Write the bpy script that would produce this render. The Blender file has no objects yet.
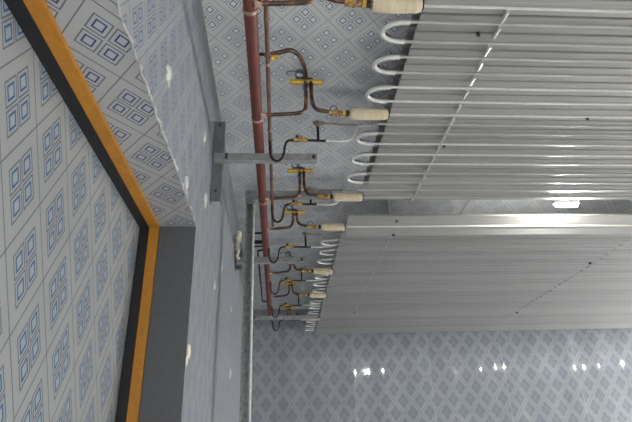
import bpy, bmesh, math, random
from mathutils import Vector, Matrix
random.seed(7)
S = bpy.context.scene
C = S.collection
PI = math.pi

# ------------------------------------------------------------------ camera
cd = bpy.data.cameras.new('camera')
cam = bpy.data.objects.new('camera', cd); C.objects.link(cam)
cd.sensor_fit = 'HORIZONTAL'; cd.sensor_width = 36.0; cd.lens = 511.0 / 632.0 * 36.0
cd.clip_start = 0.02; cd.clip_end = 100
# world axes seen from the camera (x right, y down, z forward)
AX = (0.99744427, -0.00231426, 0.07141132)
AY = (-0.06305889, 0.44141224, 0.89508593)
AZ = (-0.03359329, -0.89730144, 0.44013817)
cam.matrix_world = Matrix(((AX[0], -AX[1], -AX[2], 0), (AY[0], -AY[1], -AY[2], 0),
                           (AZ[0], -AZ[1], -AZ[2], 0), (0, 0, 0, 1)))
S.camera = cam

# ------------------------------------------------------------------ world, view
w = bpy.data.worlds.new('world'); S.world = w; w.use_nodes = True
w.node_tree.nodes['Background'].inputs[0].default_value = (0.8, 0.9, 1, 1)
w.node_tree.nodes['Background'].inputs[1].default_value = 0.05
vs = S.view_settings
vs.view_transform = 'Standard'; vs.look = 'None'; vs.gamma = 1.0; vs.use_curve_mapping = False
vs.exposure = 0.0

LAMP_POWER = 1800.0     # emission of the small lamps hung between the two coil banks
BACK_POWER = 92.0      # emission of the fill tubes added on the wall behind the photographer

SIDE_POWER = 470.0      # emission of the fill tubes added low on the right wall, out of view
PANEL_POWER = 21.0     # emission of the fill panel added on the floor behind the photographer

# ------------------------------------------------------------------ sizes (metres, camera at the origin)
XL, XR = -0.30, 6.6          # inner faces of the side walls
YB, YF = -2.6, 5.85          # back and far wall
ZF, ZC = -1.5, 1.60          # floor and ceiling
DZ = 0.775                   # door head
DY0, DY1 = 0.25, 1.70        # door opening
WT = 0.127                   # wall thickness up to the door frame
ZT = 1.27                    # level of the coil tubes

# ------------------------------------------------------------------ materials
def new_mat(name):
    m = bpy.data.materials.new(name); m.use_nodes = True
    return m, m.node_tree.nodes, m.node_tree.links, m.node_tree.nodes['Principled BSDF']

class NT:
    def __init__(s, nodes, links): s.n, s.l = nodes, links
    def put(s, sock, v):
        if isinstance(v, (int, float)): sock.default_value = v
        elif isinstance(v, tuple): sock.default_value = (*v, 1) if len(v) == 3 else v
        else: s.l.new(v, sock)
    def m(s, op, a, b=0.0, c=None, clamp=False):
        nd = s.n.new('ShaderNodeMath'); nd.operation = op; nd.use_clamp = clamp
        s.put(nd.inputs[0], a); s.put(nd.inputs[1], b)
        if c is not None: s.put(nd.inputs[2], c)
        return nd.outputs[0]
    def mix(s, f, a, b):
        nd = s.n.new('ShaderNodeMix'); nd.data_type = 'RGBA'
        s.put(nd.inputs[0], f); s.put(nd.inputs[6], a); s.put(nd.inputs[7], b)
        return nd.outputs[2]
    def line(s, d, at, w, soft=0.006):
        # 1 where |d - at| < w
        e = s.m('ABSOLUTE', s.m('SUBTRACT', d, at))
        return s.m('SUBTRACT', 1.0, s.m('DIVIDE', s.m('SUBTRACT', e, w - soft), 2 * soft, clamp=True), clamp=True)
    def below(s, d, at, soft=0.006):
        return s.m('SUBTRACT', 1.0, s.m('DIVIDE', s.m('SUBTRACT', d, at - soft), 2 * soft, clamp=True), clamp=True)
    def noise(s, vec, scale, detail=3, rough=0.5):
        nd = s.n.new('ShaderNodeTexNoise'); nd.inputs['Scale'].default_value = scale
        nd.inputs['Detail'].default_value = detail; nd.inputs['Roughness'].default_value = rough
        if vec is not None: s.l.new(vec, nd.inputs['Vector'])
        return nd.outputs['Fac']
    def mapped(s, vec, sc):
        nd = s.n.new('ShaderNodeMapping'); nd.inputs['Scale'].default_value = sc
        s.l.new(vec, nd.inputs['Vector']); return nd.outputs[0]
    def ramp(s, f, lo, hi):
        return s.m('DIVIDE', s.m('SUBTRACT', f, lo), hi - lo, clamp=True)

def pvc(name, axes, per, org, base=(0.47, 0.485, 0.49), fill=(0.465, 0.49, 0.515), thin=(0.09, 0.105, 0.13),
        ink=(0.03, 0.06, 0.17), rough=0.35, seams=None, wave=None, edge_lines=None, contrast=1.0, streak=None, lw=1.35, off=0.178, sa=0.146, si=0.076):
    """printed plastic wall panel: diamonds of four small framed diamonds on a lattice"""
    m, n, l, b = new_mat(name); t = NT(n, l)
    tc = n.new('ShaderNodeTexCoord'); sp = n.new('ShaderNodeSeparateXYZ')
    l.new(tc.outputs['Object'], sp.inputs[0])
    A, B = sp.outputs['XYZ'.index(axes[0])], sp.outputs['XYZ'.index(axes[1])]
    a = t.m('DIVIDE', t.m('SUBTRACT', A, org[0]), per[0]); c = t.m('DIVIDE', t.m('SUBTRACT', B, org[1]), per[1])
    u = t.m('ADD', a, c); v = t.m('SUBTRACT', a, c)
    fu = t.m('ABSOLUTE', t.m('SUBTRACT', u, t.m('ROUND', u))); fv = t.m('ABSOLUTE', t.m('SUBTRACT', v, t.m('ROUND', v)))
    d = t.m('MAXIMUM', t.m('ABSOLUTE', t.m('SUBTRACT', fu, off)), t.m('ABSOLUTE', t.m('SUBTRACT', fv, off)))
    e = t.m('MAXIMUM', fu, fv)
    col = t.mix(t.below(d, sa), base, fill)
    col = t.mix(t.m('MULTIPLY', t.line(d, sa, 0.0105 * lw), 0.9 * contrast), col, thin)
    col = t.mix(t.m('MULTIPLY', t.line(d, si, 0.0135 * lw), 1.0 * contrast), col, ink)
    col = t.mix(t.m('MULTIPLY', t.below(t.m('SUBTRACT', 0.5, e), 0.009 * lw), 0.9 * contrast), col, thin)
    if edge_lines:
        s = t.m('ABSOLUTE', t.m('SUBTRACT', t.m('FRACT', t.m('ADD', a, 0.5)), 0.5))
        s = t.m('SUBTRACT', 0.5, s)
        col = t.mix(t.m('MULTIPLY', t.below(s, 0.012, 0.006), edge_lines), col, thin)
    if seams:
        ax, pitch, o, sw, scol = seams
        s = t.m('DIVIDE', t.m('SUBTRACT', sp.outputs['XYZ'.index(ax)], o), pitch)
        s = t.m('MULTIPLY', t.m('ABSOLUTE', t.m('SUBTRACT', s, t.m('ROUND', s))), pitch)
        col = t.mix(t.m('MULTIPLY', t.below(s, sw, sw * 0.4), 0.8), col, scol)
    g = t.noise(tc.outputs['Object'], 3.0, 5, 0.65)
    if streak: g = t.m('ADD', t.m('MULTIPLY', g, 0.4), t.m('MULTIPLY', t.noise(t.mapped(tc.outputs['Object'], streak), 1.0, 4, 0.7), 0.75))
    gm = n.new('ShaderNodeMix'); gm.data_type = 'RGBA'; gm.blend_type = 'MULTIPLY'
    gm.inputs[0].default_value = 0.35
    l.new(col, gm.inputs[6])
    cr = n.new('ShaderNodeCombineColor')
    gv = t.m('ADD', 0.45, t.m('MULTIPLY', g, 1.0))
    for i in range(3): l.new(gv, cr.inputs[i])
    l.new(cr.outputs[0], gm.inputs[7])
    l.new(gm.outputs[2], b.inputs['Base Color'])
    b.inputs['Roughness'].default_value = rough
    b.inputs['Specular IOR Level'].default_value = 0.45 if wave else 0.2
    if wave:
        ax, pitch, strength = wave
        s = t.m('SINE', t.m('MULTIPLY', sp.outputs['XYZ'.index(ax)], 2 * PI / pitch))
        s = t.m('ADD', s, t.m('MULTIPLY', t.noise(t.mapped(tc.outputs['Object'], (1, 1, 0)), 3.0, 2), 2.5))
        bp = n.new('ShaderNodeBump'); bp.inputs['Strength'].default_value = 1.0; bp.inputs['Distance'].default_value = strength
        l.new(s, bp.inputs['Height']); l.new(bp.outputs[0], b.inputs['Normal'])
    return m

def plain(name, col, rough=0.5, metal=0.0, var=0.0, scale=30.0, stretch=(1, 1, 1), col2=None, lo=0.35, hi=0.65, bump=0.0, spec=0.5):
    m, n, l, b = new_mat(name); t = NT(n, l)
    b.inputs['Roughness'].default_value = rough; b.inputs['Metallic'].default_value = metal
    b.inputs['Specular IOR Level'].default_value = spec
    tc = n.new('ShaderNodeTexCoord')
    f = t.noise(t.mapped(tc.outputs['Object'], stretch), scale, 4, 0.6)
    c2 = col2 if col2 else tuple(x * (1 - var) for x in col)
    l.new(t.mix(t.ramp(f, lo, hi), col, c2), b.inputs['Base Color'])
    if bump:
        bp = n.new('ShaderNodeBump'); bp.inputs['Strength'].default_value = bump; bp.inputs['Distance'].default_value = 0.002
        l.new(f, bp.inputs['Height']); l.new(bp.outputs[0], b.inputs['Normal'])
    return m

M = {}
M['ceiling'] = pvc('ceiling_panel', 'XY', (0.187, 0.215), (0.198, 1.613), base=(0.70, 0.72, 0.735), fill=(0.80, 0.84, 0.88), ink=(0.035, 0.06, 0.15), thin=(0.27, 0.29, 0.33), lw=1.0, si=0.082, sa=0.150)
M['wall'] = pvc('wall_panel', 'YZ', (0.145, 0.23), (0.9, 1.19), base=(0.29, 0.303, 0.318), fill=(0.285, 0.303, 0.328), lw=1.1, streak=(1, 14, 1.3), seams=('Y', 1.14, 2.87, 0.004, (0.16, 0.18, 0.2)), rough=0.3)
M['far'] = pvc('far_wall_panel', 'XZ', (0.187, 0.25), (0.037, 1.065), seams=('X', 0.857, -0.03, 0.003, (0.42, 0.445, 0.475)),
               wave=('X', 0.36, 0.0034), rough=0.05, contrast=0.5, base=(0.32, 0.34, 0.365), fill=(0.285, 0.305, 0.335))
M['soffit'] = pvc('door_head_panel', 'XY', (0.187, 0.219), (-0.349, 0.797), lw=0.95, base=(0.37, 0.38, 0.385), fill=(0.37, 0.39, 0.42), ink=(0.02, 0.035, 0.13), thin=(0.06, 0.065, 0.08))
M['leaf'] = pvc('door_leaf_panel', 'YZ', (0.165, 0.272), (0.976, 0.633), ink=(0.022, 0.065, 0.16), rough=0.4, lw=1.1, off=0.168, sa=0.143, si=0.080, base=(0.275, 0.284, 0.286), fill=(0.27, 0.297, 0.32), thin=(0.06, 0.07, 0.09))
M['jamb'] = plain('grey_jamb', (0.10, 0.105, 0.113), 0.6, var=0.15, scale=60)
M['floor'] = plain('concrete_floor', (0.62, 0.62, 0.61), 0.6, var=0.15, scale=4)
M['orange'] = plain('orange_paint', (0.50, 0.215, 0.022), 0.5, var=0.18, scale=40)
M['rubber'] = plain('black_rubber', (0.012, 0.013, 0.016), 0.55, var=0.2)
M['fin'] = plain('fin_aluminium', (0.345, 0.345, 0.335), 0.38, 0.35, var=0.22, scale=14, stretch=(0.25, 9, 9), lo=0.3, hi=0.7)
def vary_by_object(m, amt):
    n, l = m.node_tree.nodes, m.node_tree.links
    b = n['Principled BSDF']; src = b.inputs['Base Color'].links[0].from_socket
    oi = n.new('ShaderNodeObjectInfo'); hs = n.new('ShaderNodeHueSaturation')
    mp = n.new('ShaderNodeMapRange'); mp.inputs[3].default_value = 1 - amt; mp.inputs[4].default_value = 1 + amt
    l.new(oi.outputs['Random'], mp.inputs[0]); l.new(mp.outputs[0], hs.inputs['Value'])
    l.new(src, hs.inputs['Color']); l.new(hs.outputs[0], b.inputs['Base Color'])
vary_by_object(M['fin'], 0.13)
M['tube'] = plain('tube_aluminium', (0.66, 0.66, 0.64), 0.5, 0.2, var=0.12, scale=50)
M['dull_tube'] = plain('dull_tube_aluminium', (0.46, 0.46, 0.45), 0.5, 0.25, var=0.2, scale=30, stretch=(0.3, 4, 4))
M['clip'] = plain('bare_steel', (0.62, 0.62, 0.60), 0.35, 0.5, var=0.2, scale=60)
M['galv'] = plain('galvanised_steel', (0.34, 0.37, 0.365), 0.42, 0.5, scale=45, col2=(0.15, 0.17, 0.165), lo=0.3, hi=0.7)
M['channel'] = plain('channel_steel', (0.36, 0.37, 0.375), 0.45, 0.3, scale=25, var=0.25)
M['strut'] = plain('dark_strut_steel', (0.20, 0.215, 0.215), 0.45, 0.3, scale=25, var=0.3)
M['red'] = plain('red_primer', (0.165, 0.040, 0.028), 0.55, scale=18, col2=(0.10, 0.030, 0.024))
M['weld'] = plain('weld_metal', (0.30, 0.17, 0.11), 0.5, 0.3, scale=120, col2=(0.42, 0.36, 0.30))
M['copper'] = plain('tarnished_copper', (0.42, 0.17, 0.085), 0.4, 0.45, scale=22, col2=(0.06, 0.035, 0.028), lo=0.35, hi=0.53)
M['header'] = plain('brown_copper', (0.22, 0.125, 0.085), 0.45, 0.35, scale=22, col2=(0.13, 0.085, 0.07))
M['black'] = plain('scorched_copper', (0.022, 0.017, 0.016), 0.6, 0.1, spec=0.25, scale=26, col2=(0.13, 0.065, 0.04), lo=0.56, hi=0.72)
M['yellow'] = plain('yellow_brass', (0.68, 0.46, 0.055), 0.35, 0.25, scale=50, col2=(0.50, 0.31, 0.04))
M['brass'] = plain('dull_brass', (0.55, 0.38, 0.10), 0.4, 0.4, scale=70, col2=(0.24, 0.13, 0.05), lo=0.45, hi=0.6)
M['rust'] = plain('rusty_copper', (0.22, 0.075, 0.04), 0.6, 0.2, scale=60, col2=(0.42, 0.27, 0.14), lo=0.5, hi=0.62)
M['foam'] = plain('cream_foam', (0.70, 0.62, 0.45), 0.8, scale=35, stretch=(3, 0.6, 0.6), col2=(0.56, 0.47, 0.32), bump=0.5)
M['ragged'] = plain('ragged_sealant', (0.50, 0.50, 0.48), 0.7, var=0.45, scale=45, bump=0.6)
M['white'] = plain('white_sealant', (0.56, 0.56, 0.54), 0.6, var=0.3, scale=60, bump=0.6)
M['cream'] = plain('cream_sealant', (0.66, 0.60, 0.43), 0.6, scale=50, col2=(0.75, 0.73, 0.66), bump=0.5)
M['steelgrey'] = plain('dull_valve_steel', (0.33, 0.32, 0.27), 0.45, 0.4, scale=60, col2=(0.2, 0.17, 0.12))
M['wire'] = plain('blue_grey_wire', (0.12, 0.15, 0.21), 0.5, scale=40, var=0.3)
M['screw'] = plain('dark_screw', (0.04, 0.04, 0.04), 0.5, 0.4, var=0.2)
M['housing'] = plain('lamp_housing', (0.75, 0.75, 0.74), 0.5, var=0.05)
def emit(name, col, st):
    m, n, l, b = new_mat(name)
    b.inputs['Base Color'].default_value = (*col, 1)
    b.inputs['Emission Color'].default_value = (*col, 1); b.inputs['Emission Strength'].default_value = st
    return m
M['glow'] = emit('lamp_glow', (1.0, 0.97, 0.90), LAMP_POWER)
M['glow_panel'] = emit('fill_panel_glow', (1.0, 0.97, 0.92), PANEL_POWER)
M['glow_side'] = emit('side_fill_glow', (1.0, 0.98, 0.95), SIDE_POWER)
M['glow_back'] = emit('back_fill_glow', (1.0, 0.98, 0.94), BACK_POWER)

# ------------------------------------------------------------------ mesh helpers
def link(name, bm, mats, parent=None, smooth=False, loc=None):
    bmesh.ops.recalc_face_normals(bm, faces=bm.faces)
    me = bpy.data.meshes.new(name)
    if loc is not None:
        for v in bm.verts: v.co -= Vector(loc)
    bm.to_mesh(me); bm.free()
    if not isinstance(mats, (list, tuple)): mats = [mats]
    for x in mats: me.materials.append(M[x])
    if smooth:
        for p in me.polygons: p.use_smooth = True
        try: me.set_sharp_from_angle(angle=math.radians(38))
        except Exception: pass
    o = bpy.data.objects.new(name, me); C.objects.link(o)
    if loc is not None: o.location = loc
    if parent: o.parent = parent
    return o

def tag(o, label, cat, group=None):
    o['label'] = label; o['category'] = cat
    if group: o['group'] = group
    return o

def thing(name, label, cat, loc=(0, 0, 0), group=None):
    o = bpy.data.objects.new(name, None); C.objects.link(o)
    o.empty_display_size = 0.05; o.location = loc
    return tag(o, label, cat, group)

def struct(name, bm, mats, smooth=False, parent=None):
    o = link(name, bm, mats, parent, smooth)
    if not parent: o['kind'] = 'structure'
    return o

def copy_tree(o, parent=None):
    c = o.copy(); C.objects.link(c)
    if parent: c.parent = parent
    for ch in list(o.children): copy_tree(ch, c)
    return c

def box(bm, x0, x1, y0, y1, z0, z1, mi=0, bev=0.0):
    vs_ = [bm.verts.new((x, y, z)) for x in (x0, x1) for y in (y0, y1) for z in (z0, z1)]
    fs = []
    for idx in ((0, 1, 3, 2), (4, 6, 7, 5), (0, 4, 5, 1), (2, 3, 7, 6), (0, 2, 6, 4), (1, 5, 7, 3)):
        f = bm.faces.new([vs_[i] for i in idx]); f.material_index = mi; fs.append(f)
    if bev:
        es = list({e for f in fs for e in f.edges})
        bmesh.ops.bevel(bm, geom=es, offset=bev, segments=2, affect='EDGES', profile=0.6)
    return bm

def frames(pts):
    P = [Vector(p) for p in pts]; T = []
    for i in range(len(P)):
        a = P[max(i - 1, 0)]; b = P[min(i + 1, len(P) - 1)]
        T.append((b - a).normalized())
    n = T[0].orthogonal().normalized(); out = []
    for i in range(len(P)):
        n = (n - T[i] * n.dot(T[i]))
        n = n.normalized() if n.length > 1e-6 else T[i].orthogonal().normalized()
        out.append((P[i], n, T[i].cross(n)))
    return out

def sweep(bm, pts, r, seg=10, cap=True, mi=0):
    rr = r if isinstance(r, (list, tuple)) else [r] * len(pts)
    rings = []
    for (p, n, b), q in zip(frames(pts), rr):
        rings.append([bm.verts.new(p + (n * math.cos(2 * PI * k / seg) + b * math.sin(2 * PI * k / seg)) * q) for k in range(seg)])
    for a, c in zip(rings, rings[1:]):
        for k in range(seg):
            f = bm.faces.new((a[k], a[(k + 1) % seg], c[(k + 1) % seg], c[k])); f.material_index = mi
    if cap:
        for ring in (rings[0], rings[-1]):
            try: bm.faces.new(ring).material_index = mi
            except ValueError: pass
    return bm

def bend(pts, rad, n=5):
    """polyline with rounded corners"""
    P = [Vector(p) for p in pts]; out = [P[0]]
    for i in range(1, len(P) - 1):
        a, b, c = P[i - 1], P[i], P[i + 1]
        d1, d2 = (a - b), (c - b)
        q = min(rad, d1.length * 0.48, d2.length * 0.48)
        s, e = b + d1.normalized() * q, b + d2.normalized() * q
        for k in range(n + 1):
            t = k / n
            out.append(s * (1 - t) ** 2 + b * 2 * t * (1 - t) + e * t * t)
    out.append(P[-1])
    return out

def smooth_path(pts, n=6):
    """Catmull-Rom through the points"""
    P = [Vector(p) for p in pts]; out = []
    for i in range(len(P) - 1):
        p0, p1, p2, p3 = P[max(i - 1, 0)], P[i], P[i + 1], P[min(i + 2, len(P) - 1)]
        for k in range(n):
            t = k / n
            out.append(0.5 * ((2 * p1) + (p2 - p0) * t + (2 * p0 - 5 * p1 + 4 * p2 - p3) * t * t + (3 * p1 - p0 - 3 * p2 + p3) * t ** 3))
    out.append(P[-1])
    return out

def xz(pts, y=0.0): return [(x, y, z) for x, z in pts]

def ball(bm, c, r, sc=(1, 1, 1), noise=0.0, sub=2):
    res = bmesh.ops.create_icosphere(bm, subdivisions=sub, radius=r)
    for v in res['verts']:
        k = 1 + random.uniform(-noise, noise)
        v.co = Vector((v.co.x * sc[0] * k, v.co.y * sc[1] * k, v.co.z * sc[2] * k)) + Vector(c)
    return bm

def nbm(): return bmesh.new()

# ------------------------------------------------------------------ room shell
T = 0.12
b = nbm(); box(b, -1.2, XR + T, YB - T, YF + T, ZF - T, ZF); struct('floor', b, 'floor')
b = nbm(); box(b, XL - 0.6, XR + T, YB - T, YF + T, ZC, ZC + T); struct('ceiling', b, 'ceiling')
b = nbm(); box(b, XL - 0.6, XR + T, YF, YF + T, ZF, ZC)
for v in b.verts:
    v.co.y -= (v.co.z - 0.9) * math.tan(math.radians(1.1))     # slight lean added so the lamp reflections sit higher
struct('wall_far', b, 'far')
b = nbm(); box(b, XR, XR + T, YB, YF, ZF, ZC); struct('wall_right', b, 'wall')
b = nbm(); box(b, XL - 0.6, XR + T, YB - T, YB, ZF, ZC); struct('wall_back', b, 'far')
# left wall with the door opening; head faces patterned, jamb faces plain grey
b = nbm()
x0, x1 = XL - WT, XL
box(b, x0, x1, YB, DY0, ZF, ZC); box(b, x0, x1, DY1, YF, ZF, ZC); box(b, x0, x1, DY0, DY1, DZ, ZC)
for f in b.faces:
    f.normal_update(); c = f.calc_center_median()
    if abs(c.z - DZ) < 1e-4: f.material_index = 1
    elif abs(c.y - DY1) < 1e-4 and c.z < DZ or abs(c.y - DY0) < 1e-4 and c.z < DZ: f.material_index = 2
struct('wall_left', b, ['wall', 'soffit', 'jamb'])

# orange frame around the opening, then the black gasket, then the closed leaf
def u_frame(bm, xa, xb, ins, out=0.10):
    za = DZ - ins
    box(bm, xa, xb, DY0 - out, DY0 + ins, ZF, DZ + out)
    box(bm, xa, xb, DY1 - ins, DY1 + out, ZF, DZ + out)
    box(bm, xa, xb, DY0 + ins, DY1 - ins, za, DZ + out)
b = nbm(); u_frame(b, XL - WT - 0.034, XL - WT - 0.001, 0.010); o = struct('trim_1', b, 'orange'); o['label'] = 'orange painted frame around the door opening'
b = nbm(); u_frame(b, XL - WT - 0.066, XL - WT - 0.035, 0.012); o = struct('trim_2', b, 'rubber'); o['label'] = 'black rubber gasket along the door opening'
b = nbm(); box(b, XL - WT - 0.16, XL - WT - 0.067, DY0 - 0.12, DY1 + 0.12, ZF + 0.005, DZ + 0.13, bev=0.004); struct('door_1', b, 'leaf')

# ragged white sealant along the edge of the door head, and along the top of the wall
b = nbm(); pts = []; rr = []
y = DY0
while y < DY1 - 0.02:
    pts.append((XL + 0.001 + random.uniform(-0.003, 0.003), y, DZ - 0.001 + random.uniform(-0.004, 0.003)))
    rr.append(random.choice((0.0014, 0.0022, 0.0036, 0.0055, 0.0020)) if y < 1.32 else 0.0012); y += random.uniform(0.010, 0.02)
sweep(b, pts, rr, 7)
for k in range(26):
    yy = random.uniform(0.5, 1.65); ball(b, (XL + 0.002, yy, DZ + random.uniform(-0.004, 0.008)), random.uniform(0.003, 0.0075), (0.6, 1.6, 1.1), 0.25)
struct('trim_3', b, 'ragged', True)
b = nbm(); pts = []; rr = []
y = 1.0
while y < 2.15:
    pts.append((XL + 0.003, y, ZC - 0.003)); rr.append(random.uniform(0.0022, 0.0042)); y += 0.03
sweep(b, pts, rr, 6); struct('trim_4', b, 'white', True)

# ------------------------------------------------------------------ coil banks
FIN_X0, FIN_X1 = 0.452, 6.25
def fin_profile_bm(yc, xa, xb, z=ZT, half=0.0385, tilt=0.0, up=0.006):
    """flat double-winged aluminium fin with a slightly upturned rim"""
    bm = nbm()
    hl, hr = half if isinstance(half, tuple) else (half, half)
    prof = [(-hl, up), (-hl + 0.004, up * 0.12), (-0.006, 0.0), (0.006, 0.0), (hr - 0.004, up * 0.12), (hr, up)]
    th = 0.0016; ca, sa = math.cos(tilt), math.sin(tilt)
    def P(x, a, c): return (x, yc + a * ca - c * sa, z + a * sa + c * ca)
    lo = [[bm.verts.new(P(x, a, c)) for a, c in prof] for x in (xa, xb)]
    hi = [[bm.verts.new(P(x, a, c + th)) for a, c in prof] for x in (xa, xb)]
    for i in range(len(prof) - 1):
        bm.faces.new((lo[0][i], lo[0][i + 1], lo[1][i + 1], lo[1][i]))
        bm.faces.new((hi[0][i], hi[1][i], hi[1][i + 1], hi[0][i + 1]))
        for e in (0, 1): bm.faces.new((lo[e][i], hi[e][i], hi[e][i + 1], lo[e][i + 1]))
    for i in (0, len(prof) - 1): bm.faces.new((lo[0][i], lo[1][i], hi[1][i], hi[0][i]))
    return bm

def row(bank, yc, xa, xt, z=ZT, half=0.0385, tilt=0.0, r=0.0052, dz=-0.0015, up=0.010, mat='tube'):
    f = link('finned_plate', fin_profile_bm(yc, xa, FIN_X1, z, half, tilt, up), 'fin', bank, False)
    bm = nbm(); sweep(bm, [(xt, yc, z + dz), (FIN_X1 + 0.04, yc, z + dz)], r, 10)
    link('coil_tube', bm, mat, f, True)
    return f

def ubend(bank, ya, yb, xt, z=ZT - 0.003, r=0.0085, reach=None, mat='tube'):
    R = (yb - ya) / 2; yc = (ya + yb) / 2; ex = (reach if reach else R)
    pts = [(xt + 0.012, ya, z)] + [(xt - ex * math.sin(PI * k / 14), yc - R * math.cos(PI * k / 14), z) for k in range(15)] + [(xt + 0.012, yb, z)]
    bm = nbm(); sweep(bm, pts, r, 10)
    return link('return_bend', bm, mat, bank, True)

def hanger(bank, x, y, zb=ZT):
    bm = nbm(); sweep(bm, [(x, y, zb + 0.004), (x, y, ZC)], 0.004, 8)
    link('hanger_rod', bm, 'clip', bank, True)

bank1 = thing('coil_bank', 'nearer bank of grey finned aluminium tubes hung under the ceiling', 'cooling coil', (0, 0, 0), 'finned ceiling coils')
rows1 = [0.80, 0.882, 0.964, 1.046, 1.127, 1.193, 1.279, 1.353, 1.433, 1.514, 1.598, 1.684, 1.750, 1.817, 1.899, 1.986, 2.069, 2.159, 2.249, 2.331, 2.413]
pairs1 = [(0.882, 0.964), (1.193, 1.279), (1.353, 1.433), (1.514, 1.598), (1.817, 1.899), (1.986, 2.069), (2.159, 2.249)]
for i, yc in enumerate(rows1):
    lo = (yc - rows1[i - 1]) / 2 if i else 0.041
    hi_ = (rows1[i + 1] - yc) / 2 if i < len(rows1) - 1 else 0.06
    if i == len(rows1) - 1: hi_ = 0.0405
    row(bank1, yc, FIN_X0, 0.41 if yc not in (1.127, 1.684, 2.413) else 0.453, half=(lo - 0.0016, hi_ - 0.0016), mat='tube' if yc in (1.127, 1.514, 1.598, 1.684, 1.899, 2.069, 1.986) else 'dull_tube')
for a, c in pairs1: ubend(bank1, a, c, 0.412, reach=0.072)
# second, higher layer of the same bank
Z2 = 1.352
rows2 = [y * 1.0646 - 0.009 for y in rows1[2:-2]]
for yc in rows2: row(bank1, yc, FIN_X0, 0.44, z=Z2, mat='fin')
for k in (3, 5, 7, 11, 13, 15): ubend(bank1, rows2[k], rows2[k + 1], 0.442, Z2 - 0.003, reach=0.075, mat='fin')
for x in (0.72, 2.4, 4.2, 6.0):
    for y in (1.0865, 2.372): hanger(bank1, x, y)
# bar clips that tie each tube to the next fin
for i, yc in enumerate(rows1):
    if yc < 1.1: continue
    for x in (0.722,):
        bm = nbm(); sweep(bm, [(x, yc + 0.004, ZT - 0.013), (x - 0.001, yc + 0.052, ZT - 0.007)], 0.0066, 8)
        link('tie_clip', bm, 'clip', bank1, True)
for x, y in ((0.665, 1.235), (0.745, 1.905), (1.30, 1.69)):
    bm = nbm(); sweep(bm, [(x, y, ZT - 0.012), (x, y, ZT + 0.002)], 0.006, 8); link('screw', bm, 'screw', bank1, True)

bank2 = thing('coil_bank', 'farther bank of pale finned tubes, beyond the lamp gap, ending at the far wall', 'cooling coil', (0, 0, 0), 'finned ceiling coils')
P2 = 0.0855
rows_b = [2.83 + P2 * k for k in range(34)]
row(bank2, 2.775, 0.403, 0.405, z=1.262, half=0.088, tilt=-0.33, r=0.006, dz=-0.003)
for k, yc in enumerate(rows_b):
    if k == 0: continue
    row(bank2, yc, 0.403 if k in (9, 16, 25) else 0.388, 0.404 if k in (9, 16, 25) else 0.352, half=0.0422, r=0.0026, dz=0.0004, up=0.003, mat='fin')
for k in (2, 4, 6, 10, 12, 14, 18, 20, 22, 26, 28, 30): ubend(bank2, rows_b[k], rows_b[k + 1], 0.354, r=0.0062, reach=0.085)
for x in (0.72, 2.4, 4.2, 6.0):
    for y in (2.957, 5.566): hanger(bank2, x, y)
for k, yc in enumerate(rows_b[1:-1]):
    for x in (0.705, 2.34):
        bm = nbm(); sweep(bm, [(x, yc + 0.006, ZT - 0.011), (x, yc + 0.04, ZT - 0.006)], 0.0035, 6)
        link('tie_clip', bm, 'clip', bank2, True)
for x, y in ((0.70, 2.735), (0.70, 2.85), (2.32, 3.47), (2.36, 4.88), (0.71, 4.75)):
    zz = ZT - 0.013 if y > 2.9 else 1.262 - (y - 2.775) * 0.342 - 0.006
    bm = nbm(); sweep(bm, [(x, y, zz), (x, y, zz + 0.012)], 0.008, 8); link('screw', bm, 'screw', bank2, True)

# hanger rails glimpsed in the gap
for x, lab in ((0.392, 'thin pale hanger rail by the coil ends, seen in the gap between the coil banks'),
               (1.18, 'thin pale hanger rail crossing the gap left of the bright lamp')):
    b = nbm(); box(b, x - 0.006, x + 0.006, 2.66, 3.12, 1.414, 1.428)
    o = thing('hanger_rail', lab, 'rail', (x, 2.66, 1.42), 'hanger rails')
    link('rail_bar', b, 'tube', o, loc=(x, 2.66, 1.42))
    for yy in (2.72, 3.06):
        b = nbm(); sweep(b, [(x, yy, 1.42), (x, yy, ZC)], 0.003, 6); link('hanger_rod', b, 'clip', o, True, loc=(x, 2.66, 1.42))
bpy.context.view_layer.update()
for o in [q for q in bpy.data.objects if q.parent and q.parent.name.startswith('hanger_rail')]: o.location = (0, 0, 0)

# ------------------------------------------------------------------ brackets and post
def channel_bar(bm, xa, xb, y, z0, z1, d=0.03, t=0.004):
    """C channel running along x, web towards the camera"""
    box(bm, xa, xb, y, y + t, z0, z1); box(bm, xa, xb, y + t, y + d, z0, z0 + t); box(bm, xa, xb, y + t, y + d, z1 - t, z1)
def channel_post(bm, xa, xb, y, z0, z1, d=0.035, t=0.004):
    box(bm, xa, xb, y, y + t, z0, z1); box(bm, xa, xa + t, y + t, y + d, z0, z1); box(bm, xb - t, xb, y + t, y + d, z0, z1)
def bolt(bm, x, y, z, r=0.008, l=0.014):
    sweep(bm, [(x, y, z), (x, y - l * 0.55, z)], r, 6); sweep(bm, [(x, y - l * 0.55, z), (x, y - l, z)], r * 0.5, 8)

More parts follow.
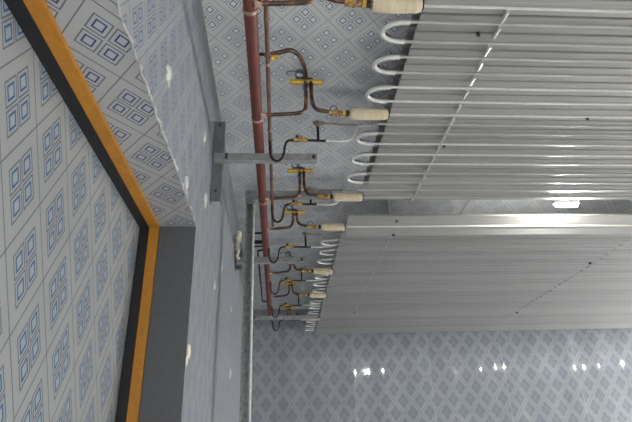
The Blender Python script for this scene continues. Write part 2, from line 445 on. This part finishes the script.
def wall_bracket(y, arm_x, z0, z1, s0, s1, label, strut=True):
    t = thing('pipe_bracket', label, 'bracket', (XL, y, z0), 'steel pipe brackets on the left wall')
    def part(name, bm, mat, sm=False):
        for v in bm.verts: v.co -= Vector((XL, y, z0))
        return link(name, bm, mat, t, sm)
    bm = nbm(); channel_post(bm, XL + 0.0005, XL + 0.048, y, s0, s1); part('wall_strut', bm, 'strut')
    bm = nbm(); channel_bar(bm, XL + 0.012, arm_x, y - 0.032, z0, z1); part('arm', bm, 'channel')
    for zz in (z0 + 0.011, z1 - 0.011):
        bm = nbm(); bolt(bm, XL + 0.066, y - 0.032, zz, 0.006, 0.012); part('bolt', bm, 'screw')
    for zz in (s1 - 0.02, s0 + (0.05 if s1 - s0 > 0.2 else 0.015)):
        bm = nbm(); bolt(bm, XL + 0.024, y, zz, 0.0055, 0.011); part('bolt', bm, 'screw')
    bm = nbm(); box(bm, arm_x - 0.022, arm_x - 0.008, y - 0.0345, y - 0.032, z0 + 0.010, z1 - 0.010); part('slot', bm, 'screw')
    return t
wall_bracket(1.98, 0.169, 1.210, 1.247, 1.022, 1.44, 'grey steel channel bracket with tall strut on the left wall, nearest')
wall_bracket(3.265, 0.165, 1.205, 1.247, 1.17, 1.31, 'grey steel bracket arm just behind the galvanised post')
wall_bracket(4.80, 0.385, 1.212, 1.247, 1.05, 1.40, 'farthest thin steel bracket arm under the pipe ends near the far wall')

t = thing('support_post', 'galvanised steel post by the left wall, its arm crossing above the red pipe', 'post', (-0.158, 2.47, ZF))
L = Vector((-0.158, 2.47, ZF))
def ppart(name, bm, mat, sm=False):
    for v in bm.verts: v.co -= L
    return link(name, bm, mat, t, sm)
bm = nbm()
for xs in ((-0.181, -0.177), (-0.138, -0.133)): box(bm, *xs, 2.47, 2.518, ZF + 0.008, 1.33)          # flanges
box(bm, -0.177, -0.138, 2.514, 2.518, ZF + 0.008, 1.33)                                             # web at the back
box(bm, -0.177, -0.171, 2.47, 2.473, ZF + 0.008, 1.33); box(bm, -0.147, -0.138, 2.47, 2.473, ZF + 0.008, 1.33)   # lips
ppart('upright', bm, 'galv')
bm = nbm(); sweep(bm, [(-0.1365, 2.466, ZF + 0.008), (-0.1365, 2.466, 1.29)], 0.0065, 12); ppart('highlight_bead', bm, 'clip', True)  # round bead added so the post's right edge catches a highlight
bm = nbm(); channel_bar(bm, -0.186, 0.289, 2.462, 1.296, 1.335); ppart('arm', bm, 'channel')
bm = nbm(); box(bm, -0.215, -0.10, 2.43, 2.555, ZF, ZF + 0.008); ppart('base_plate', bm, 'galv')
bm = nbm(); box(bm, -0.183, -0.128, 2.459, 2.462, 1.255, 1.335); ppart('gusset', bm, 'galv')

# ------------------------------------------------------------------ headers
def header(name, label, x, y0, y1, r, mat, welds, caps=True):
    t = thing(name, label, 'pipe', (x, y0, ZT))
    bm = nbm(); sweep(bm, [(0, (y1 - y0) * k / 24, 0) for k in range(25)], r, 18); link('pipe_run', bm, mat, t, True)
    for yy in welds:
        bm = nbm(); n = 8
        sweep(bm, [(0, yy - y0 - 0.007, 0), (0, yy - y0 - 0.003, 0), (0, yy - y0 + 0.003, 0), (0, yy - y0 + 0.007, 0)],
              [r + 0.0003, r + 0.003, r + 0.003, r + 0.0003], 18)
        link('weld_bead', bm, 'weld', t, True)
    return t
RX, CX = -0.089, -0.0395
red = header('suction_header', 'thick red painted pipe running along the left wall under the ceiling', RX, 0.45, 4.98, 0.0215, 'red', [1.16, 1.72, 2.46])
cop = header('liquid_header', 'thin brown copper pipe running beside the red pipe', CX, 0.45, 2.78, 0.0082, 'header', [1.40, 1.80])
# the connecting dark pipes on the wall side of the red pipe
t = thing('branch_pipe', 'short black pipe stubs between the galvanised post and the red pipe', 'pipe', (RX - 0.02, 2.90, ZT))
for yy, r in ((2.89, 0.007), (3.03, 0.012), (3.10, 0.006)):
    bm = nbm(); sweep(bm, [(0.002, yy - 2.90, 0), (-0.075, yy - 2.90, 0)], r, 10); link('stub', bm, 'black', t, True)
t = thing('bypass_pipe', 'thin dark pipe running beside the red pipe on its wall side with an elbow', 'pipe', (RX - 0.055, 3.2, ZT))
bm = nbm(); sweep(bm, bend([(0.035, -0.03, 0), (0.0, -0.03, 0), (-0.002, 0.4, 0), (-0.006, 1.17, 0), (0.036, 1.17, 0)], 0.03), 0.006, 10); link('pipe_run', bm, 'black', t, True)

# ------------------------------------------------------------------ suction risers (one group per coil circuit)
GR = 'copper suction risers from the coil to the red pipe'
def make_riser(label, foam, zb, bar, legs_x, dz=0.0):
    """local x as in the room, y = 0 in the riser's own plane, z relative to the tube level"""
    t = thing('suction_riser', label, 'pipe assembly', (0, 0, ZT), GR)
    f0, f1 = foam
    la, lb = legs_x
    bm = nbm()   # from the red header up to the bar
    sweep(bm, bend(xz([(RX + 0.018, -0.010), (-0.015, -0.008), (la - 0.005, 0.002), (la, 0.075), (la, zb + 0.012)]), 0.055, 8), 0.0082, 12)
    leg = link('inlet_pipe', bm, 'copper', t, True)
    bm = nbm(); sweep(bm, xz([(RX + 0.015, -0.010), (RX + 0.028, -0.010), (RX + 0.036, -0.009)]), [0.016, 0.013, 0.0095], 12); link('weld_joint', bm, 'weld', leg, True)
    bm = nbm()
    sweep(bm, bend(xz([(lb, zb + 0.010), (lb, 0.072), (lb + 0.012, 0.018), (f0 - 0.07, 0.006), (f0 + 0.01, 0.0)]), 0.045, 8), 0.0080, 12)
    out = link('outlet_pipe', bm, 'copper', t, True)
    # brass fittings before the foam
    x = f0 - 0.085
    for wd, r, mt in ((0.020, 0.0115, 'brass'), (0.010, 0.0145, 'brass'), (0.018, 0.0115, 'rust'), (0.010, 0.0150, 'yellow'), (0.012, 0.0130, 'black')):
        bm = nbm(); sweep(bm, xz([(x, 0.003), (x + wd, 0.002)]), r, 8); link('fitting_nut', bm, mt, out); x += wd + 0.0025
    bm = nbm(); a = f0 - 0.045
    sweep(bm, smooth_path(xz([(a - 0.03, 0.012), (a - 0.035, 0.028), (a - 0.022, 0.040), (a - 0.008, 0.032), (a - 0.012, 0.016)])), 0.0022, 6); link('wire_loop', bm, 'wire', out, True)
    # foam sleeve over the joint with the coil
    n = 14; pts = []; rr = []
    for k in range(n + 1):
        s = k / n
        pts.append((f0 + (f1 - f0) * s, 0, 0))
        rr.append(0.0225 + 0.0020 * math.sin(k * 2.1) * 0.5 + 0.003 * math.sin(PI * s) + (0.0 if 0 < k < n else -0.003))
    bm = nbm(); sweep(bm, pts, rr, 18); sl = link('foam_sleeve', bm, 'foam', t, True)
    bm = nbm(); sweep(bm, xz([(f1 - 0.002, 0), (f1 + 0.005, 0)]), 0.018, 16); link('dark_band', bm, 'black', sl, True)
    # yellow bar with end bosses
    b0, b1 = bar
    bm = nbm(); sweep(bm, xz([(b0, zb), (b0 + 0.004, zb), (b0 + 0.012, zb), (b1 - 0.012, zb), (b1 - 0.004, zb), (b1, zb)]),
                      [0.009, 0.0125, 0.0118, 0.0118, 0.0125, 0.009], 10); vb = link('valve_bar', bm, 'yellow', t, True)
    for lx in (la, lb):
        bm = nbm(); sweep(bm, xz([(lx, zb - 0.018), (lx, zb + 0.016)]), 0.0112, 10); link('collar', bm, 'copper', vb, True)
    # little dark coil of capillary on the bar
    bm = nbm(); cx, cz = b0 + 0.044, zb + 0.038
    sweep(bm, [(cx + (0.018 + 0.002 * math.sin(k)) * math.cos(k * 0.55), -0.012 + 0.0012 * k * 0.6, cz + 0.020 * math.sin(k * 0.55)) for k in range(36)], 0.0028, 6)
    sweep(bm, smooth_path(xz([(cx - 0.045, cz - 0.012), (cx - 0.055, cz), (cx - 0.03, cz + 0.008), (cx + 0.01, cz - 0.006), (cx + 0.024, cz - 0.02)], -0.014)), 0.0028, 6)
    sweep(bm, smooth_path(xz([(cx + 0.02, cz), (cx + 0.018, zb - 0.014), (cx + 0.010, zb - 0.045), (cx + 0.026, zb - 0.06), (cx + 0.018, zb - 0.04)], -0.014)), 0.0022, 6)
    link('capillary_coil', bm, 'wire', vb, True)
    bm = nbm(); sweep(bm, xz([(cx + 0.012, cz - 0.026), (cx + 0.036, cz - 0.022)], -0.004), 0.009, 8); link('sensor_bulb', bm, 'screw', vb, True)
    return t

rA = make_riser('copper riser with a yellow bar and cream foam sleeve, above the nearest wall bracket', (0.289, 0.444), 0.162, (0.043, 0.184), (0.111, 0.133))
rA.location = (0, 1.684, ZT)
r1 = copy_tree(rA); r1.location = (0, 1.127, ZT); r1['label'] = 'nearest copper riser at the top edge, with rusty pipe and cream foam sleeve'
r3 = copy_tree(rA); r3.location = (0, 2.413, ZT - 0.0); r3['label'] = 'copper riser whose foam sleeve sits at the last tube before the gap'
rB = make_riser('copper riser whose foam sleeve joins the bright front tube of the farther coil bank', (0.252, 0.393), 0.100, (0.018, 0.155), (0.083, 0.104))
rB.location = (0, 2.805, ZT)
for yy, lab in ((rows_b[9], 'copper riser just behind the bracket arm beside the galvanised post'),
                (rows_b[16], 'second farthest copper riser on the red pipe, with cream foam sleeve'),
                (rows_b[25], 'farthest copper riser at the end of the red pipe')):
    c = copy_tree(rB); c.location = (0, yy, ZT); c['label'] = lab
# charge line of the second circuit: copper loop from the thin header over to the yellow bar
t = thing('copper_loop', 'copper loop bending from the thin brown pipe down to the nearest yellow bar', 'pipe', (CX, 1.353, ZT))
O = Vector((CX, 1.353, ZT))
bm = nbm(); sweep(bm, [Vector(p) - O for p in smooth_path([(-0.029, 1.353, 1.270), (0.004, 1.350, 1.277), (0.040, 1.350, 1.287), (0.072, 1.41, 1.320), (0.094, 1.52, 1.378), (0.108, 1.61, 1.415), (0.1105, 1.662, 1.436)])], 0.0082, 12)
link('pipe_run', bm, 'copper', t, True)
bm = nbm(); sweep(bm, [Vector(p) - O for p in [(-0.028, 1.361, 1.2665), (-0.020, 1.361, 1.266), (-0.019, 1.361, 1.266), (-0.004, 1.360, 1.267)]], [0.012, 0.012, 0.0095, 0.0095], 8); link('fitting_nut', bm, 'yellow', t)
bm = nbm(); sweep(bm, [Vector(p) - O for p in [(RX + 0.018, 1.356, 1.272), (CX - 0.010, 1.354, 1.270)]], 0.0055, 8); link('stub', bm, 'black', t, True)
# thin vertical hoses of the nearest circuit at the frame's top
t = thing('drain_hose', 'short black hose hanging by the red pipe at the top edge', 'hose', (-0.064, 1.06, ZT))
bm = nbm(); sweep(bm, smooth_path([(0.002, -0.14, 0.006), (-0.006, -0.02, 0.006), (0.004, 0.062, -0.010)]), 0.006, 8); link('hose_run', bm, 'black', t, True)

# ------------------------------------------------------------------ liquid feeds
GL = 'black liquid feed pipes with a trap'
def make_feed(label, hx, end_x, rise, z_end):
    t = thing('liquid_feed', label, 'pipe assembly', (0, 0, ZT), GL)
    bm = nbm()
    sweep(bm, smooth_path(xz([(hx, 0.0), (hx + 0.001, -0.03), (hx + 0.003, -0.068), (hx + 0.013, -0.095), (hx + 0.031, -0.106), (hx + 0.050, -0.095),
                              (hx + 0.061, -0.066), (hx + 0.066, -0.030), (hx + 0.076, -0.005), (hx + 0.096, 0.002), (hx + 0.125, 0.003)]), 5), 0.0056, 10)
    tr = link('trap_pipe', bm, 'black', t, True)
    bm = nbm(); sweep(bm, xz([(hx + 0.12, 0.003), (0.215, -0.001)]), 0.0058, 10); link('feed_pipe', bm, 'black', t, True)
    bm = nbm()
    if rise:
        sweep(bm, smooth_path(xz([(0.205, -0.001), (0.285, -0.001), (0.318, 0.012), (0.338, 0.045), (0.352, 0.074), (0.385, 0.081), (0.44, 0.081)]), 6), 0.0062, 10)
    else:
        sweep(bm, smooth_path(xz([(0.205, -0.001), (0.27, -0.001), (0.31, 0.004), (0.338, 0.0)]), 6), 0.0060, 10)
    link('outlet_pipe', bm, 'tube', t, True)
    # brass expansion valve
    x = hx + 0.108
    bm = nbm(); sweep(bm, xz([(x, 0.003), (x + 0.012, 0.003), (x + 0.013, 0.003), (x + 0.042, 0.002), (x + 0.043, 0.002), (x + 0.058, 0.002)]),
                      [0.0105, 0.0105, 0.0085, 0.0085, 0.011, 0.011], 8); v = link('expansion_valve', bm, 'brass', t)
    for dx, mt, h in ((0.012, 'screw', 0.026), (0.032, 'brass', 0.022)):
        bm = nbm(); sweep(bm, xz([(x + dx, 0.006), (x + dx, h * 0.6), (x + dx, h)]), [0.006, 0.0075, 0.007], 8); link('valve_stem', bm, mt, v)
    # service tee with its valve and the thin line to the coil
    bm = nbm(); sweep(bm, xz([(0.172, 0.0), (0.172, 0.092)]), 0.0062, 10); s = link('service_stem', bm, 'black', t, True)
    bm = nbm()
    sweep(bm, xz([(0.172, 0.070), (0.172, 0.086), (0.172, 0.100), (0.172, 0.108)]), [0.008, 0.0115, 0.0115, 0.007], 8)
    sweep(bm, xz([(0.150, 0.098), (0.158, 0.098), (0.196, 0.094), (0.204, 0.094)]), [0.006, 0.009, 0.009, 0.006], 8)
    link('service_valve', bm, 'steelgrey', s)
    bm = nbm(); sweep(bm, xz([(0.200, 0.094), (0.28, 0.088), (end_x, z_end)]), 0.0042, 8); link('pressure_line', bm, 'steelgrey', s, True)
    return t
fA = make_feed('black liquid feed with a deep trap in front of the nearest wall bracket', CX - 0.002, 0.43, True, 0.081)
fA.location = (0, 1.88, ZT)
c = copy_tree(fA); c.location = (0, 2.50, ZT); c['label'] = 'black liquid feed under the arm of the galvanised post'
fB = make_feed('black liquid feed just nearer than the bracket arm behind the galvanised post', RX + 0.020, 0.36, False, 0.0)
fB.location = (0, 3.12, ZT)
for yy, lab in ((3.813, 'black liquid feed of the third circuit from the far wall'),
                (4.51, 'second farthest black liquid feed, just before the last bracket arm'),
                (5.03, 'farthest black liquid feed, whose trap hangs against the far wall')):
    c = copy_tree(fB); c.location = (0, yy, ZT); c['label'] = lab

# ------------------------------------------------------------------ lamps
def lamp(x, y, z, label):
    t = thing('ceiling_lamp', label, 'lamp', (x, y, z), 'lamps in the gap between the coils')
    bm = nbm(); box(bm, -0.072, 0.072, -0.014, 0.014, 0.012, 0.030, bev=0.004); link('housing', bm, 'housing', t)
    bm = nbm(); box(bm, -0.062, 0.062, -0.009, 0.009, -0.001, 0.012, bev=0.003); link('diffuser', bm, 'glow', t)
    bm = nbm(); sweep(bm, [(0, 0, 0.034), (0, 0, ZC - z)], 0.004, 8); link('hanger_rod', bm, 'clip', t, True)
lamp(1.622, 2.485, 1.250, 'small glowing lamp in the gap between the coil banks, the one in view')
lamp(3.66, 2.485, 1.250, 'small glowing lamp in the gap, second from the left wall')
lamp(5.62, 2.485, 1.250, 'small glowing lamp in the gap, nearest the right wall')
def fill_tube(loc, rz, label, glow='glow_back'):  # unseen tubes added to brighten the coils, walls and ceiling
    t = thing('fill_tube', label, 'lamp', loc, 'added fill tubes outside the view'); t.rotation_euler = (0, 0, rz)
    bm = nbm(); box(bm, -0.62, 0.62, 0.0005, 0.05, -0.03, 0.03, bev=0.005); link('housing', bm, 'housing', t)
    bm = nbm(); sweep(bm, [(-0.6, 0.07, 0), (0.6, 0.07, 0)], 0.02, 12); link('diffuser', bm, glow, t, True)
for x, lab in ((0.36, 'nearest the door'), (3.0, 'middle one'), (5.1, 'farthest from the door')):
    fill_tube((x, YB, 0.1), 0, 'added fill tube on the wall behind the photographer, ' + lab)
for y, lab in ((2.2, 'near one'), (3.6, 'middle one'), (5.0, 'one nearest the far wall')):
    fill_tube((XR, y, -0.35), PI / 2, 'added fill tube low on the right wall, ' + lab, 'glow_side')

# ------------------------------------------------------------------ foam plugs and sealant on the left wall
plugs = [(1.10, 0.96, 0.030, 'oval white foam plug above the door head, nearest'), (1.73, 1.18, 0.026, 'white foam plug high on the wall before the bracket strut'),
         (1.46, 0.82, 0.027, 'white foam smear at the edge of the door head'), (1.86, 0.97, 0.028, 'white foam smear left of the bracket strut'),
         (1.725, 0.335, 0.027, 'cream foam plug at the corner of the grey jamb'), (3.23, 0.50, 0.026, 'lowest white foam plug beside the post'),
         (2.54, 0.93, 0.022, 'white foam plug below the bracket strut'), (2.28, 0.74, 0.022, 'long pale foam mark on the wall past the jamb'),
         (3.12, 0.86, 0.022, 'pale foam mark halfway up the wall by the post')]
for y, z, r, lab in plugs:
    b = nbm(); ball(b, (0, 0, 0), r * 0.8, (0.42, 0.95, 1.2), 0.10)
    for k in range(4): ball(b, (0.002, random.uniform(-r, r), random.uniform(-r, r) * 1.4), r * 0.35, (0.4, 1, 1.3), 0.2, 1)
    o = link('foam_plug', b, 'white' if 'cream' not in lab else 'cream', None, True); o.location = (XL, y, z)
    tag(o, lab, 'foam plug', 'white foam plugs on the left wall')
b = nbm()
for k in range(14):
    s = k / 13
    ball(b, (random.uniform(-0.004, 0.010) , -0.01 + 0.012 * math.sin(3 * s), 0.075 - 0.17 * s), 0.020 - 0.010 * s, (0.9, 1.1, 1.2), 0.15)
o = link('sealant_lump', b, 'cream', None, True); o.location = (XL + 0.021, 3.195, 1.318)
tag(o, 'drooping cream sealant lump on the wall behind the galvanised post', 'sealant')

# unseen fill panel on low legs, added to brighten the ceiling from below
t = thing('fill_panel', 'added fill panel standing on the floor behind the photographer', 'lamp', (0.12, -0.45, ZF))
bm = nbm(); box(bm, -0.42, 0.42, -0.30, 0.30, 0.20, 0.25, bev=0.008); link('housing', bm, 'housing', t)
bm = nbm(); box(bm, -0.39, 0.39, -0.27, 0.27, 0.251, 0.258); link('diffuser', bm, 'glow_panel', t)
for sx in (-0.36, 0.36):
    for sy in (-0.24, 0.24):
        bm = nbm(); sweep(bm, [(sx, sy, 0), (sx, sy, 0.2)], 0.012, 8); link('leg', bm, 'clip', t, True)
